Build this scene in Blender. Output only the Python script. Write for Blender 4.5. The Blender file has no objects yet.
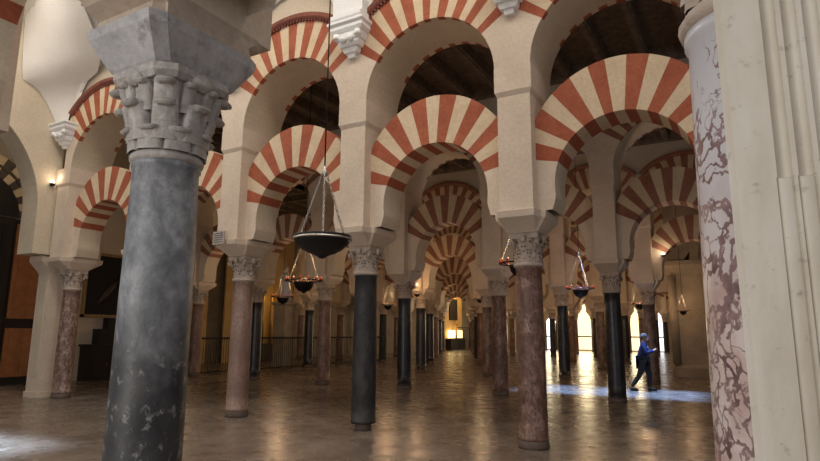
import bpy, math, random
from mathutils import Vector, Matrix
C = bpy.context.scene.collection
SC = bpy.context.scene
R = math.radians
# ------------------------------------------------------------------ camera
F_PX, PITCH, YAW, ROLL, EYE = 577.6, 0.174, 0.518, 0.006, 1.705
cd = bpy.data.cameras.new('camera'); cam = bpy.data.objects.new('camera', cd); C.objects.link(cam)
cd.sensor_width = 36; cd.lens = 36 * F_PX / 820; cd.clip_start = .05; cd.clip_end = 300
cam.location = (0, 0, EYE)
cam.rotation_mode = 'XYZ'
m = Matrix.Rotation(YAW, 4, 'Z') @ Matrix.Rotation(math.pi / 2 + PITCH, 4, 'X') @ Matrix.Rotation(ROLL, 4, 'Z')
cam.rotation_euler = m.to_euler()
SC.camera = cam
# ------------------------------------------------------------------ world, exposure
w = bpy.data.worlds.new('world'); SC.world = w; w.use_nodes = True
w.node_tree.nodes['Background'].inputs[0].default_value = (.95, .95, 1, 1)
w.node_tree.nodes['Background'].inputs[1].default_value = .42
vs = SC.view_settings; vs.view_transform = 'Standard'; vs.look = 'None'; vs.gamma = 1; vs.exposure = 0; vs.use_curve_mapping = False
# ------------------------------------------------------------------ lights
def area(name, loc, sx, sy, power, col, rot=(0, 0, 0), spread=180):
    l = bpy.data.lights.new(name, 'AREA'); l.shape = 'RECTANGLE'; l.size = sx; l.size_y = sy; l.energy = power; l.color = col; l.spread = R(spread)
    o = bpy.data.objects.new(name, l); C.objects.link(o); o.location = loc; o.rotation_euler = rot; return o
def point(name, loc, power, col, r=.05):
    l = bpy.data.lights.new(name, 'POINT'); l.energy = power; l.color = col; l.shadow_soft_size = r
    o = bpy.data.objects.new(name, l); C.objects.link(o); o.location = loc; return o
COOL = (.85, .92, 1); DAY = (1, .93, .84); WARM = (1, .72, .42)
# skylights in the plastered vault of the first nave (above the frame)
for x in (-13.7, -10.6, -7.5, -4.4, -1.3):
    area('vault_skylight', (x, 5.5, 10.1), 1.2, 1.6, 95, DAY)
area('camera_side_fill', (-4.5, -6.2, 3.2), 5, 4.5, 330, (1, .95, .88), rot=(R(90), 0, 0))  # unseen fill added behind the camera to brighten the near column and pilaster
# daylight shafts landing on the floor
area('daylight_shaft', (-10.2, 4.6, 9.4), 2.4, 1.3, 45, (.50, .70, 1), spread=8)
area('daylight_shaft', (-3.6, 18.3, 8.3), 5.0, 2.6, 190, (.26, .48, 1), spread=8)
# far end daylight by the courtyard doors
area('courtyard_daylight', (-13, 58.6, 3.2), 9, 4, 900, (1, .82, .5), rot=(R(-90), 0, 0))
# ------------------------------------------------------------------ materials
MT = {}
def nodes(name):
    m = bpy.data.materials.new(name); m.use_nodes = True; MT[name] = m
    n = m.node_tree.nodes; return m, n, m.node_tree.links, n['Principled BSDF']
def coords(n, l, scale=1, loc=True):
    t = n.new('ShaderNodeTexCoord'); mp = n.new('ShaderNodeMapping'); l.new(t.outputs['Object'], mp.inputs[0])
    if isinstance(scale, (int, float)): scale = (scale,) * 3
    mp.inputs['Scale'].default_value = scale
    if loc:
        oi = n.new('ShaderNodeObjectInfo'); mu = n.new('ShaderNodeVectorMath'); mu.operation = 'SCALE'; mu.inputs[0].default_value = (7, 11, 5)
        l.new(oi.outputs['Random'], mu.inputs['Scale']); l.new(mu.outputs[0], mp.inputs['Location'])
    return mp.outputs[0]
def noise(n, l, v, sc, det=6, rough=.6, dist=0):
    t = n.new('ShaderNodeTexNoise'); t.inputs['Scale'].default_value = sc; t.inputs['Detail'].default_value = det
    t.inputs['Roughness'].default_value = rough; t.inputs['Distortion'].default_value = dist; l.new(v, t.inputs['Vector']); return t.outputs['Fac']
def ramp(n, l, f, stops):
    r = n.new('ShaderNodeValToRGB'); l.new(f, r.inputs[0]); e = r.color_ramp.elements
    while len(e) < len(stops): e.new(.5)
    for k, (p, c) in enumerate(stops):
        e[k].position = p; e[k].color = (*c, 1) if len(c) == 3 else c
    return r.outputs[0]
def mix(n, l, f, a, b, mode='MIX'):
    x = n.new('ShaderNodeMix'); x.data_type = 'RGBA'; x.blend_type = mode
    if isinstance(f, (int, float)): x.inputs[0].default_value = f
    else: l.new(f, x.inputs[0])
    for s, k in ((a, 6), (b, 7)):
        if isinstance(s, tuple): x.inputs[k].default_value = (*s, 1)
        else: l.new(s, x.inputs[k])
    return x.outputs[2]
def bump(n, l, b, f, s, d=.02):
    x = n.new('ShaderNodeBump'); x.inputs['Strength'].default_value = s; x.inputs['Distance'].default_value = d
    l.new(f, x.inputs['Height']); l.new(x.outputs[0], b.inputs['Normal'])
def stone(name, c1, c2, sc=2.0, rough=.85, bs=.35, fine=22, c3=None):
    m, n, l, b = nodes(name); v = coords(n, l)
    a = noise(n, l, v, sc); f = noise(n, l, v, fine, 8)
    col = ramp(n, l, a, [(.3, c1), (.7, c2)])
    if c3:
        col = mix(n, l, ramp(n, l, noise(n, l, v, sc * 2.7, 5, .7), [(.52, (0, 0, 0)), (.66, (1, 1, 1))]), col, c3)
    col = mix(n, l, .22, col, ramp(n, l, f, [(.35, (.25, .25, .25)), (.65, (.95, .95, .95))]), 'SOFT_LIGHT')
    l.new(col, b.inputs['Base Color']); b.inputs['Roughness'].default_value = rough
    bump(n, l, b, f, bs); return m
stone('red_brick', (.30, .075, .034), (.41, .115, .055), 3, .85)
stone('cream_stone', (.60, .46, .30), (.72, .57, .40), 2.5, .88)
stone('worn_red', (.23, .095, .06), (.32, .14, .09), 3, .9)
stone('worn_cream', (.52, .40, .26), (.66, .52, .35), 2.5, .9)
stone('pier_stone', (.60, .49, .38), (.72, .60, .48), 1.4, .9, .25)
stone('soffit_plaster', (.55, .46, .34), (.66, .56, .42), 1.2, .9, .25)
stone('spandrel_plaster', (.52, .43, .32), (.62, .53, .41), 1.0, .92, .2)
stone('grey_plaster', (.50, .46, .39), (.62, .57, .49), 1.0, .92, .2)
stone('vault_plaster', (.80, .76, .70), (.86, .83, .78), .8, .9, .1)
stone('white_plaster', (.80, .80, .80), (.88, .88, .87), .8, .85, .15)
stone('ring_brick', (.16, .05, .035), (.24, .08, .05), 3, .9)
stone('capital_stone', (.42, .34, .28), (.56, .46, .38), 6, .8, .5, 30)
stone('grey_capital', (.32, .29, .265), (.46, .42, .38), 4, .65, .4, 26, (.54, .51, .48))
stone('grey_impost', (.36, .35, .35), (.54, .52, .51), 2.5, .7, .3, 26, (.28, .265, .255))
stone('tan_stone', (.42, .33, .25), (.52, .42, .33), 2, .85, .3)
stone('dark_stone', (.06, .045, .035), (.10, .08, .06), 2, .9)
stone('chapel_stone', (.24, .20, .155), (.34, .285, .22), 1.6, .9)
stone('golden_stone', (.55, .36, .15), (.72, .50, .24), 1.3, .8)
stone('hole', (.07, .052, .042), (.12, .09, .075), 3, .9)
stone('timber_beam', (.10, .072, .052), (.24, .18, .135), 5, .7, .5, 20)
stone('door_wood', (.28, .10, .035), (.42, .17, .06), 4, .5)
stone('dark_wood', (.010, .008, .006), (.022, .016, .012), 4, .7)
stone('gilt_frame', (.20, .12, .04), (.32, .20, .07), 8, .4)
stone('base_stone', (.10, .07, .058), (.17, .125, .10), 5, .8)
stone('dark_base', (.08, .07, .065), (.14, .12, .11), 5, .7)
def marble(name, c1, c2, c3, vein, rough=.35, sc=3, spot=9):
    m, n, l, b = nodes(name); v = coords(n, l, (1, 1, .6))
    a = noise(n, l, v, sc, 7, .65, .6); d = noise(n, l, v, spot, 8, .7)
    col = ramp(n, l, a, [(.36, c1), (.50, c2), (.66, c3)])
    col = mix(n, l, ramp(n, l, d, [(.50, (0, 0, 0)), (.60, (1, 1, 1))]), col, vein)
    l.new(col, b.inputs['Base Color']); b.inputs['Roughness'].default_value = rough; bump(n, l, b, d, .12); return m
marble('marble_red', (.15, .08, .055), (.235, .135, .10), (.32, .21, .165), (.13, .07, .05), .45, 4, 22)
marble('marble_rosy', (.22, .135, .10), (.29, .185, .145), (.36, .245, .20), (.20, .12, .09), .5, 2.5, 26)
marble('marble_breccia', (.13, .065, .045), (.20, .105, .078), (.36, .24, .19), (.09, .045, .034), .45, 7, 26)
marble('marble_brown', (.12, .075, .055), (.21, .14, .11), (.30, .21, .165), (.09, .06, .05))
marble('marble_pinkbrown', (.13, .075, .055), (.25, .155, .12), (.44, .33, .28), (.10, .055, .042), .5, 9, 24)
marble('marble_black', (.018, .018, .020), (.030, .030, .033), (.055, .053, .055), (.016, .016, .018), .3)
marble('marble_charcoal', (.016, .015, .016), (.026, .025, .025), (.045, .042, .042), (.014, .013, .013), .6)
def big_grey():
    m, n, l, b = nodes('marble_grey'); v = coords(n, l, (1, 1, .8), False)
    a = noise(n, l, v, 4.5, 8, .65, .4); d = noise(n, l, v, 15, 8, .7, .3)
    top = ramp(n, l, a, [(.36, (.13, .137, .15)), (.48, (.25, .26, .275)), (.55, (.33, .34, .355)), (.66, (.46, .465, .475))])
    top = mix(n, l, ramp(n, l, d, [(.45, (0, 0, 0)), (.62, (.6, .6, .6))]), top, (.12, .125, .135))
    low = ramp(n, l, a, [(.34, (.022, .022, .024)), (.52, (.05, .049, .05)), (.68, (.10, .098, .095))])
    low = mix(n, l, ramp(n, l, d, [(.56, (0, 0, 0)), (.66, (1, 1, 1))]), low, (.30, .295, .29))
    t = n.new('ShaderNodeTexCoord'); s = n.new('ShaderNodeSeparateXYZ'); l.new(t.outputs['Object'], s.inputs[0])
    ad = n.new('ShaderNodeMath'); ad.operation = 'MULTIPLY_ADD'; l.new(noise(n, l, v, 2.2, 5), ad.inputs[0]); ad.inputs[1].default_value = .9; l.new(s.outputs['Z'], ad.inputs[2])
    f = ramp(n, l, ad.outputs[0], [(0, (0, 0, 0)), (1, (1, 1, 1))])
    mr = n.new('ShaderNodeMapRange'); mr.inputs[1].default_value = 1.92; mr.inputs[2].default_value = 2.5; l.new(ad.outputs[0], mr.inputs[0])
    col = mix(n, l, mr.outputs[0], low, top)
    l.new(col, b.inputs['Base Color']); b.inputs['Roughness'].default_value = .42; bump(n, l, b, d, .15)
big_grey()
def pink_breccia():
    m, n, l, b = nodes('marble_pink_breccia'); v = coords(n, l, (1, 1, .8), False)
    wv = n.new('ShaderNodeTexNoise'); wv.inputs['Scale'].default_value = 7; wv.inputs['Detail'].default_value = 8; l.new(v, wv.inputs['Vector'])
    ma = n.new('ShaderNodeMix'); ma.data_type = 'VECTOR'; ma.inputs[0].default_value = .30; l.new(v, ma.inputs[4]); l.new(wv.outputs['Color'], ma.inputs[5])
    vo = n.new('ShaderNodeTexVoronoi'); vo.feature = 'DISTANCE_TO_EDGE'; vo.inputs['Scale'].default_value = 13; l.new(ma.outputs[1], vo.inputs['Vector'])
    a = noise(n, l, v, 3.2, 6, .6)
    t = n.new('ShaderNodeTexCoord'); s = n.new('ShaderNodeSeparateXYZ'); l.new(t.outputs['Object'], s.inputs[0])
    mr = n.new('ShaderNodeMapRange'); mr.inputs[1].default_value = 2.5; mr.inputs[2].default_value = 1.9; mr.inputs[3].default_value = -.08; mr.inputs[4].default_value = .06; l.new(s.outputs['Z'], mr.inputs[0])
    ad = n.new('ShaderNodeMath'); l.new(a, ad.inputs[0]); l.new(mr.outputs[0], ad.inputs[1])
    wid = ramp(n, l, ad.outputs[0], [(.40, (0, 0, 0)), (.66, (.13, .13, .13))])
    lt = n.new('ShaderNodeMath'); lt.operation = 'SUBTRACT'; l.new(wid, lt.inputs[0]); l.new(vo.outputs['Distance'], lt.inputs[1])
    mask = ramp(n, l, lt.outputs[0], [(0, (0, 0, 0)), (.04, (1, 1, 1))])
    ad2 = n.new('ShaderNodeMath'); l.new(noise(n, l, v, 11, 8, .65, 1.2), ad2.inputs[0]); l.new(mr.outputs[0], ad2.inputs[1])
    mask = mix(n, l, ramp(n, l, ad2.outputs[0], [(.66, (0, 0, 0)), (.70, (1, 1, 1))]), mask, (.9, .9, .9))
    base = ramp(n, l, noise(n, l, v, 5, 6), [(.40, (.52, .34, .29)), (.60, (.70, .60, .57))])
    up = ramp(n, l, s.outputs['Z'], [(0, (0, 0, 0)), (1, (1, 1, 1))])
    m2 = n.new('ShaderNodeMapRange'); m2.inputs[1].default_value = 1.75; m2.inputs[2].default_value = 2.3; l.new(s.outputs['Z'], m2.inputs[0])
    base = mix(n, l, m2.outputs[0], base, (.60, .585, .61))
    col = mix(n, l, mask, base, ramp(n, l, noise(n, l, v, 14, 6), [(.35, (.13, .07, .07)), (.65, (.34, .22, .21))]))
    l.new(col, b.inputs['Base Color']); b.inputs['Roughness'].default_value = .3
pink_breccia()
def pilaster_mat():
    m, n, l, b = nodes('weathered_white_marble'); v = coords(n, l, (1, 1, .25), False)
    a = noise(n, l, v, 5, 6, .6); d = noise(n, l, coords(n, l, 1, False), 30, 6)
    col = ramp(n, l, a, [(.3, (.50, .43, .33)), (.5, (.66, .60, .50)), (.7, (.78, .74, .67))])
    col = mix(n, l, ramp(n, l, d, [(.62, (0, 0, 0)), (.75, (.7, .7, .7))]), col, (.30, .25, .21))
    l.new(col, b.inputs['Base Color']); b.inputs['Roughness'].default_value = .5; bump(n, l, b, d, .1)
pilaster_mat()
def floor_mat():
    m, n, l, b = nodes('floor_marble'); v = coords(n, l, 1, False)
    br = n.new('ShaderNodeTexBrick'); br.inputs['Scale'].default_value = 1; br.inputs['Brick Width'].default_value = 1.3; br.inputs['Row Height'].default_value = .65
    br.inputs['Mortar Size'].default_value = .006; l.new(v, br.inputs['Vector'])
    br.inputs['Color1'].default_value = (.225, .172, .132, 1); br.inputs['Color2'].default_value = (.245, .19, .146, 1); br.inputs['Mortar'].default_value = (.15, .112, .085, 1)
    a = noise(n, l, v, 1.1, 8, .65, .8); d = noise(n, l, v, 2.2, 4, .5)
    col = mix(n, l, .65, br.outputs['Color'], ramp(n, l, a, [(.35, (.135, .102, .08)), (.5, (.21, .168, .135)), (.66, (.32, .27, .225))]))
    l.new(col, b.inputs['Base Color'])
    l.new(ramp(n, l, d, [(.3, (.19, .19, .19)), (.7, (.34, .34, .34))]), b.inputs['Roughness'])
    bump(n, l, b, noise(n, l, v, 1.3, 2), .025, .03)
floor_mat()
def simple(name, col, rough=.5, metal=0, emit=None, es=0):
    m, n, l, b = nodes(name); v = coords(n, l); f = noise(n, l, v, 14, 4)
    c = ramp(n, l, f, [(.3, tuple(x * .8 for x in col)), (.7, tuple(min(1, x * 1.12) for x in col))]); l.new(c, b.inputs['Base Color'])
    b.inputs['Roughness'].default_value = rough; b.inputs['Metallic'].default_value = metal
    if emit: b.inputs['Emission Color'].default_value = (*emit, 1); b.inputs['Emission Strength'].default_value = es
simple('black_iron', (.012, .011, .011), .45, .4)
simple('silver', (.62, .60, .56), .38, 1)
simple('red_glass', (.22, .012, .01), .15, 0, (1, .10, .04), .15)
simple('flame', (1, .6, .3), .5, 0, (1, .5, .2), 2)
simple('glass_bulb', (1, .8, .6), .5, 0, (1, .85, .62), 3)
simple('blue_jacket', (.010, .025, .12), .7)
simple('light_trim', (.6, .66, .8), .6)
simple('black_trousers', (.010, .010, .012), .7)
simple('skin', (.45, .26, .18), .5)
simple('grey_hair', (.16, .15, .145), .7)
simple('face_mask', (.62, .66, .70), .6)
simple('canvas_dark', (.008, .006, .005), .8)
simple('canvas_figure', (.05, .032, .016), .5)
simple('altar_gold', (.62, .38, .12), .35, .6)
simple('statue_white', (.66, .66, .66), .6)
simple('statue_blue', (.45, .50, .62), .6)
simple('day_glass', (.8, .75, .65), .3, 0, (1, .80, .46), 1.5)
simple('pale_glass', (.8, .8, .8), .3, 0, (.92, .95, 1), 2.6)
simple('lit_altar_lamp', (1, .9, .6), .4, 0, (1, .78, .36), 3.0)
simple('shoe', (.01, .01, .01), .5)
# ------------------------------------------------------------------ mesh builder
class MB:
    def __init__(s): s.v = []; s.f = []; s.mi = []; s.sm = []; s.mats = []
    def slot(s, m):
        if m not in s.mats: s.mats.append(m)
        return s.mats.index(m)
    def face(s, pts, m, smooth=False):
        b = len(s.v); s.v += [tuple(p) for p in pts]; s.f.append(tuple(range(b, b + len(pts)))); s.mi.append(s.slot(m)); s.sm.append(smooth)
    def grid(s, rows, m, closed=False, smooth=True):
        b = len(s.v); n = len(rows[0])
        for r in rows: s.v += [tuple(p) for p in r]
        k = s.slot(m)
        for i in range(len(rows) - 1):
            for j in range(n if closed else n - 1):
                j2 = (j + 1) % n
                s.f.append((b + i * n + j, b + i * n + j2, b + (i + 1) * n + j2, b + (i + 1) * n + j)); s.mi.append(k); s.sm.append(smooth)
        return b
    def box(s, x0, x1, y0, y1, z0, z1, m):
        p = [(x, y, z) for z in (z0, z1) for y in (y0, y1) for x in (x0, x1)]
        b = len(s.v); s.v += p; k = s.slot(m)
        for f in ((0, 2, 3, 1), (4, 5, 7, 6), (0, 1, 5, 4), (2, 6, 7, 3), (0, 4, 6, 2), (1, 3, 7, 5)):
            s.f.append(tuple(b + i for i in f)); s.mi.append(k); s.sm.append(False)
    def lathe(s, prof, m, n=24, cap=True, c=(0, 0), smooth=True):
        rows = [[(c[0] + r * math.cos(2 * math.pi * a / n), c[1] + r * math.sin(2 * math.pi * a / n), z) for a in range(n)] for r, z in prof]
        b = s.grid(rows, m, True, smooth); k = s.slot(m)
        if cap:
            s.f.append(tuple(b + i for i in range(n))[::-1]); s.mi.append(k); s.sm.append(False)
            e = b + (len(rows) - 1) * n; s.f.append(tuple(e + i for i in range(n))); s.mi.append(k); s.sm.append(False)
    def loft(s, polys, m, cap=True):        # polys: list of closed rings with the same count
        b = s.grid(polys, m, True, False); n = len(polys[0]); k = s.slot(m)
        if cap:
            s.f.append(tuple(b + i for i in range(n))[::-1]); s.mi.append(k); s.sm.append(False)
            e = b + (len(polys) - 1) * n; s.f.append(tuple(e + i for i in range(n))); s.mi.append(k); s.sm.append(False)
    def tube(s, pts, r, m, n=8):
        pts = [Vector(p) for p in pts]; rows = []
        for i, p in enumerate(pts):
            d = (pts[min(i + 1, len(pts) - 1)] - pts[max(i - 1, 0)]).normalized()
            a = d.orthogonal().normalized() if abs(d.z) < .99 else Vector((1, 0, 0)); a = (a - d * a.dot(d)).normalized(); b = d.cross(a)
            rr = r[i] if isinstance(r, (list, tuple)) else r
            rows.append([p + rr * (math.cos(t) * a + math.sin(t) * b) for t in [2 * math.pi * k / n for k in range(n)]])
        bb = s.grid(rows, m, True); k = s.slot(m); e = bb + (len(rows) - 1) * n
        s.f.append(tuple(bb + i for i in range(n))[::-1]); s.mi.append(k); s.sm.append(False); s.f.append(tuple(e + i for i in range(n))); s.mi.append(k); s.sm.append(False)
    def ball(s, c, r, m, n=10, sq=(1, 1, 1)):
        rows = []
        for i in range(n // 2 + 1):
            t = math.pi * max(.02, min(.98, i / (n // 2)))
            rows.append([(c[0] + sq[0] * r * math.sin(t) * math.cos(2 * math.pi * a / n), c[1] + sq[1] * r * math.sin(t) * math.sin(2 * math.pi * a / n), c[2] - sq[2] * r * math.cos(t)) for a in range(n)])
        b = s.grid(rows, m, True); k = s.slot(m); e = b + (len(rows) - 1) * n
        s.f.append(tuple(b + i for i in range(n))[::-1]); s.mi.append(k); s.sm.append(True); s.f.append(tuple(e + i for i in range(n))); s.mi.append(k); s.sm.append(True)
    def xf(s, M, start=0):
        for i in range(start, len(s.v)): s.v[i] = tuple(M @ Vector(s.v[i]))
    def mesh(s, name):
        me = bpy.data.meshes.new(name); me.from_pydata(s.v, [], s.f); me.update()
        for m in s.mats: me.materials.append(MT[m])
        me.polygons.foreach_set('material_index', s.mi); me.polygons.foreach_set('use_smooth', s.sm)
        import bmesh
        b = bmesh.new(); b.from_mesh(me); bmesh.ops.recalc_face_normals(b, faces=b.faces); b.to_mesh(me); b.free()
        return me
    def build(s, name, parent=None, loc=None):
        o = bpy.data.objects.new(name, s.mesh(name)); C.objects.link(o); o.parent = parent
        if loc: o.location = loc
        return o
def tag(o, label=None, cat=None, group=None, kind=None):
    if label: o['label'] = label
    if cat: o['category'] = cat
    if group: o['group'] = group
    if kind: o['kind'] = kind
    return o
def empty(name, loc, rz=0):
    o = bpy.data.objects.new(name, None); C.objects.link(o); o.location = loc; o.rotation_euler = (0, 0, rz); o.empty_display_size = .1; return o
def child(name, me, parent, loc=(0, 0, 0), rot=None):
    o = bpy.data.objects.new(name, me); C.objects.link(o); o.parent = parent; o.location = loc
    if rot: o.rotation_euler = rot
    return o
def inst(name, me, loc):
    o = bpy.data.objects.new(name, me); C.objects.link(o); o.location = loc; return o
def struct(o, label=None): o['kind'] = 'structure'; return o
# ------------------------------------------------------------------ grid
X0, S = -2.879, 3.1
ROWY = [2.15, 8.859, 15.622] + [15.622 + 6.75 * k for k in range(1, 7)]      # rows 0..8
def cx(i): return X0 + S * i
CEIL = 8.86
ZI = 3.56           # top of impost
ORD = ['first', 'second', 'third', 'fourth', 'fifth', 'sixth', 'seventh', 'eighth', 'ninth', 'tenth', 'eleventh', 'twelfth']
# ------------------------------------------------------------------ structure: floor, ceilings, walls
b = MB(); b.box(-26, 8, -7, 62, -.3, 0, 'floor_marble'); struct(b.build('floor'))
# plastered groin vault over the first nave
def vault(y0, y1, xa, xb, name):
    b = MB(); ym = (y0 + y1) / 2; hw = (y1 - y0) / 2; ny = 36
    xs = []; i0 = math.floor((xa - X0) / S); x = xa
    while x <= xb + 1e-6: xs.append(x); x += .1
    rows = []
    for x in xs:
        loc = ((x - X0 - S / 2 + S / 2) % S) ; d = min(loc, S - loc); u = (S / 2 - d) / 1.21      # u=0 mid-bay, 1 at the edge of the lunette
        r = []
        for k in range(ny + 1):
            t = math.pi * k / ny; y = ym - hw * math.cos(t); barrel = 7.45 + 2.75 * math.sin(t)
            e = min(y - y0, y1 - y)
            lun = 7.45 + (1.15 + .75 * e) * math.sqrt(max(0, 1 - u * u)) if u < 1 else 0
            r.append((x, y, max(barrel, lun)))
        rows.append(r)
    b.grid(rows, 'vault_plaster', False, False)
    return struct(b.build(name))
vault(2.72, 8.30, -15.7, 3.3, 'ceiling_vault')
for j in range(1, 8):
    b = MB(); y0, y1 = ROWY[j] + .5, ROWY[j + 1] - .5
    xa, xb = (-18.9 if j == 1 else -25), 7
    b.box(xa, xb, y0, y1, CEIL, CEIL + .12, 'timber_beam')
    x = xa + .5
    while x < xb:
        b.box(x, x + .22, y0, y1, CEIL - .30, CEIL, 'timber_beam')
        b.box(x + .05, x + .17, y0, y1, CEIL - .34, CEIL - .30, 'timber_beam')
        x += .98
    b.box(xa, xb, y0, y0 + .22, 8.5, CEIL, 'timber_beam'); b.box(xa, xb, y1 - .22, y1, 8.5, CEIL, 'timber_beam')
    struct(b.build('ceiling_timber'))
# ------------------------------------------------------------------ arches
rnd = random.Random(4)
LOWC, LOWR, LOWO, LOWRO, JC = 3.95, 1.0, 4.38, 1.43, 4.1
def low_in(t):
    dx, dz = math.cos(t), math.sin(t); oz = JC - LOWC; bb = dz * oz; return -bb + math.sqrt(bb * bb - oz * oz + LOWR ** 2)
def low_out(t):
    dx, dz = math.cos(t), math.sin(t); oz = JC - LOWO; bb = dz * oz; r = -bb + math.sqrt(bb * bb - oz * oz + LOWRO ** 2)
    if abs(dx) > 1e-6: r = min(r, 1.28 / abs(dx))
    return r
def lower_arch(cols, t0_=0.0, n=17, hy=.30, seed=0):
    rr = random.Random(seed); b = MB()
    js = [t0_ + (math.pi - 2 * t0_) * k / n + (rr.uniform(-.018, .018) if 0 < k < n else 0) for k in range(n + 1)]
    P = lambda t, r, y: (r * math.cos(t), y, JC + r * math.sin(t))
    for k in range(n):
        m = cols[0] if k % 2 == 0 else cols[1]
        for q in range(3):
            t0 = js[k] + (js[k + 1] - js[k]) * q / 3; t1 = js[k] + (js[k + 1] - js[k]) * (q + 1) / 3
            i0, i1, o0, o1 = low_in(t0), low_in(t1), low_out(t0), low_out(t1)
            b.face([P(t0, i0, -hy), P(t0, o0, -hy), P(t1, o1, -hy), P(t1, i1, -hy)], m)
            b.face([P(t0, i0, hy), P(t1, i1, hy), P(t1, o1, hy), P(t0, o0, hy)], m)
            b.face([P(t0, i0, -hy), P(t1, i1, -hy), P(t1, i1, hy), P(t0, i0, hy)], m)
            b.face([P(t0, o0, -hy), P(t0, o0, hy), P(t1, o1, hy), P(t1, o1, -hy)], m)
    if t0_ > 0:
        for s in (0, 1):
            for q in range(4):
                f = lambda t: math.pi - t if s else t
                ta, tb = f(t0_ * q / 4), f(t0_ * (q + 1) / 4); i0, i1, o0, o1 = low_in(ta), low_in(tb), low_out(ta), low_out(tb)
                for y in (-hy, hy): b.face([P(ta, i0, y), P(ta, o0, y), P(tb, o1, y), P(tb, i1, y)], 'pier_stone')
                b.face([P(ta, i0, -hy), P(tb, i1, -hy), P(tb, i1, hy), P(ta, i0, hy)], 'soffit_plaster', True)
    for s in (-1, 1):      # plain springers under the first voussoirs
        for q in range(8):
            z0 = ZI + (JC - ZI) * q / 8; z1 = ZI + (JC - ZI) * (q + 1) / 8
            f = lambda z: math.sqrt(LOWR ** 2 - (z - LOWC) ** 2) + max(0, 3.80 - z) ** 1.4 * .95
            a0 = f(z0); a1 = f(z1); w = 1.28
            for y in (-hy, hy): b.face([(s * a0, y, z0), (s * w, y, z0), (s * w, y, z1), (s * a1, y, z1)], 'pier_stone')
            b.face([(s * a0, -hy, z0), (s * a0, hy, z0), (s * a1, hy, z1), (s * a1, -hy, z1)], 'soffit_plaster', True)
    return b
UPC, UPR, UPO, UPRO = 5.9, 1.25, 5.95, 2.04
T0 = R(34)
def up_out(t):
    dx, dz = math.cos(t), math.sin(t); oz = UPC - UPO; bb = dz * oz; r = -bb + math.sqrt(bb * bb - oz * oz + UPRO ** 2)
    if abs(dx) > 1e-6: r = min(r, 1.55 / abs(dx))
    return r
def upper_arch(cols, n=17, hy=.55, seed=0, teeth=.10):
    rr = random.Random(seed); b = MB(); a = T0; w = math.pi - 2 * T0
    js = [a + w * k / n + (rr.uniform(-.012, .012) if 0 < k < n else 0) for k in range(n + 1)]
    P = lambda t, r, y: (r * math.cos(t), y, UPC + r * math.sin(t))
    for k in range(n):
        m = cols[0] if k % 2 == 0 else cols[1]
        for q in range(3):
            t0 = js[k] + (js[k + 1] - js[k]) * q / 3; t1 = js[k] + (js[k + 1] - js[k]) * (q + 1) / 3
            for y in (-hy, hy): b.face([P(t0, UPR, y), P(t0, up_out(t0), y), P(t1, up_out(t1), y), P(t1, UPR, y)], m)
            for ya, yb, mm in ((-hy, -hy + teeth, m), (-hy + teeth, hy - teeth, 'soffit_plaster'), (hy - teeth, hy, m)):
                b.face([P(t0, UPR, ya), P(t1, UPR, ya), P(t1, UPR, yb), P(t0, UPR, yb)], mm)
    for s in (0, 1):
        for q in range(6):
            t0 = T0 * q / 6; t1 = T0 * (q + 1) / 6
            f = lambda t: math.pi - t if s else t
            for y in (-hy, hy): b.face([P(f(t0), UPR, y), P(f(t0), 1.55 / math.cos(t0), y), P(f(t1), 1.55 / math.cos(t1), y), P(f(t1), UPR, y)], 'pier_stone')
            b.face([P(f(t0), UPR, -hy), P(f(t0), UPR, hy), P(f(t1), UPR, hy), P(f(t1), UPR, -hy)], 'soffit_plaster', True)
    return b
def ring(mat, hy=.55):
    b = MB(); N = 40; ta = math.acos(1.5 / 2.1); m = []
    for y, s in ((-hy, -1), (hy, 1)):
        rows = []
        for k in range(N + 1):
            t = ta + (math.pi - 2 * ta) * k / N; ct, st = math.cos(t), math.sin(t)
            rows.append([(r * ct, y + s * p, UPO + r * st) for r, p in ((2.0, -.01), (2.0, .05), (2.04, .08), (2.12, .08), (2.14, .03), (2.14, -.01))])
        b.grid(rows, mat, False, False)
        for k in range(0, N * 2, 2):     # dentils
            t = ta + (math.pi - 2 * ta) * (k + .5) / (N * 2); M = Matrix.Translation((0, 0, UPO)) @ Matrix.Rotation(-t + math.pi / 2, 4, 'Y')
            st = len(b.v); b.box(-.018, .018, min(y, y + s * .045), max(y, y + s * .045), 1.955, 2.0, mat); b.xf(M, st)
    return b
RED = ('red_brick', 'cream_stone'); WORN = ('worn_red', 'worn_cream')
LOW = {0: [lower_arch(RED, R(12), 15, seed=k).mesh('horseshoe_arch') for k in range(3)], 1: [lower_arch(WORN, R(27), 13, seed=k).mesh('horseshoe_arch') for k in range(3)]}
UP = {0: [upper_arch(RED, seed=k).mesh('upper_arch') for k in range(3)], 1: [upper_arch(WORN, seed=k).mesh('upper_arch') for k in range(3)]}
RING = {0: ring('ring_brick').mesh('moulding'), 1: ring('worn_red').mesh('moulding')}
def wall_row(y, ia, ib, top, mat, name, hy=.5, skip=()):
    b = MB()
    for i in range(ia, ib):
        if i in skip: continue
        c = cx(i) + S / 2; N = 24; zz = lambda x: UPO + math.sqrt(UPRO ** 2 - x * x) - .03
        for k in range(N):
            xa = -1.55 + 3.1 * k / N; xb = -1.55 + 3.1 * (k + 1) / N
            for yy in (-hy, hy): b.face([(c + xa, y + yy, zz(xa)), (c + xb, y + yy, zz(xb)), (c + xb, y + yy, top), (c + xa, y + yy, top)], mat)
        b.face([(c - 1.55, y - hy, top), (c + 1.55, y - hy, top), (c + 1.55, y + hy, top), (c - 1.55, y + hy, top)], mat)
    return struct(b.build(name))
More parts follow.
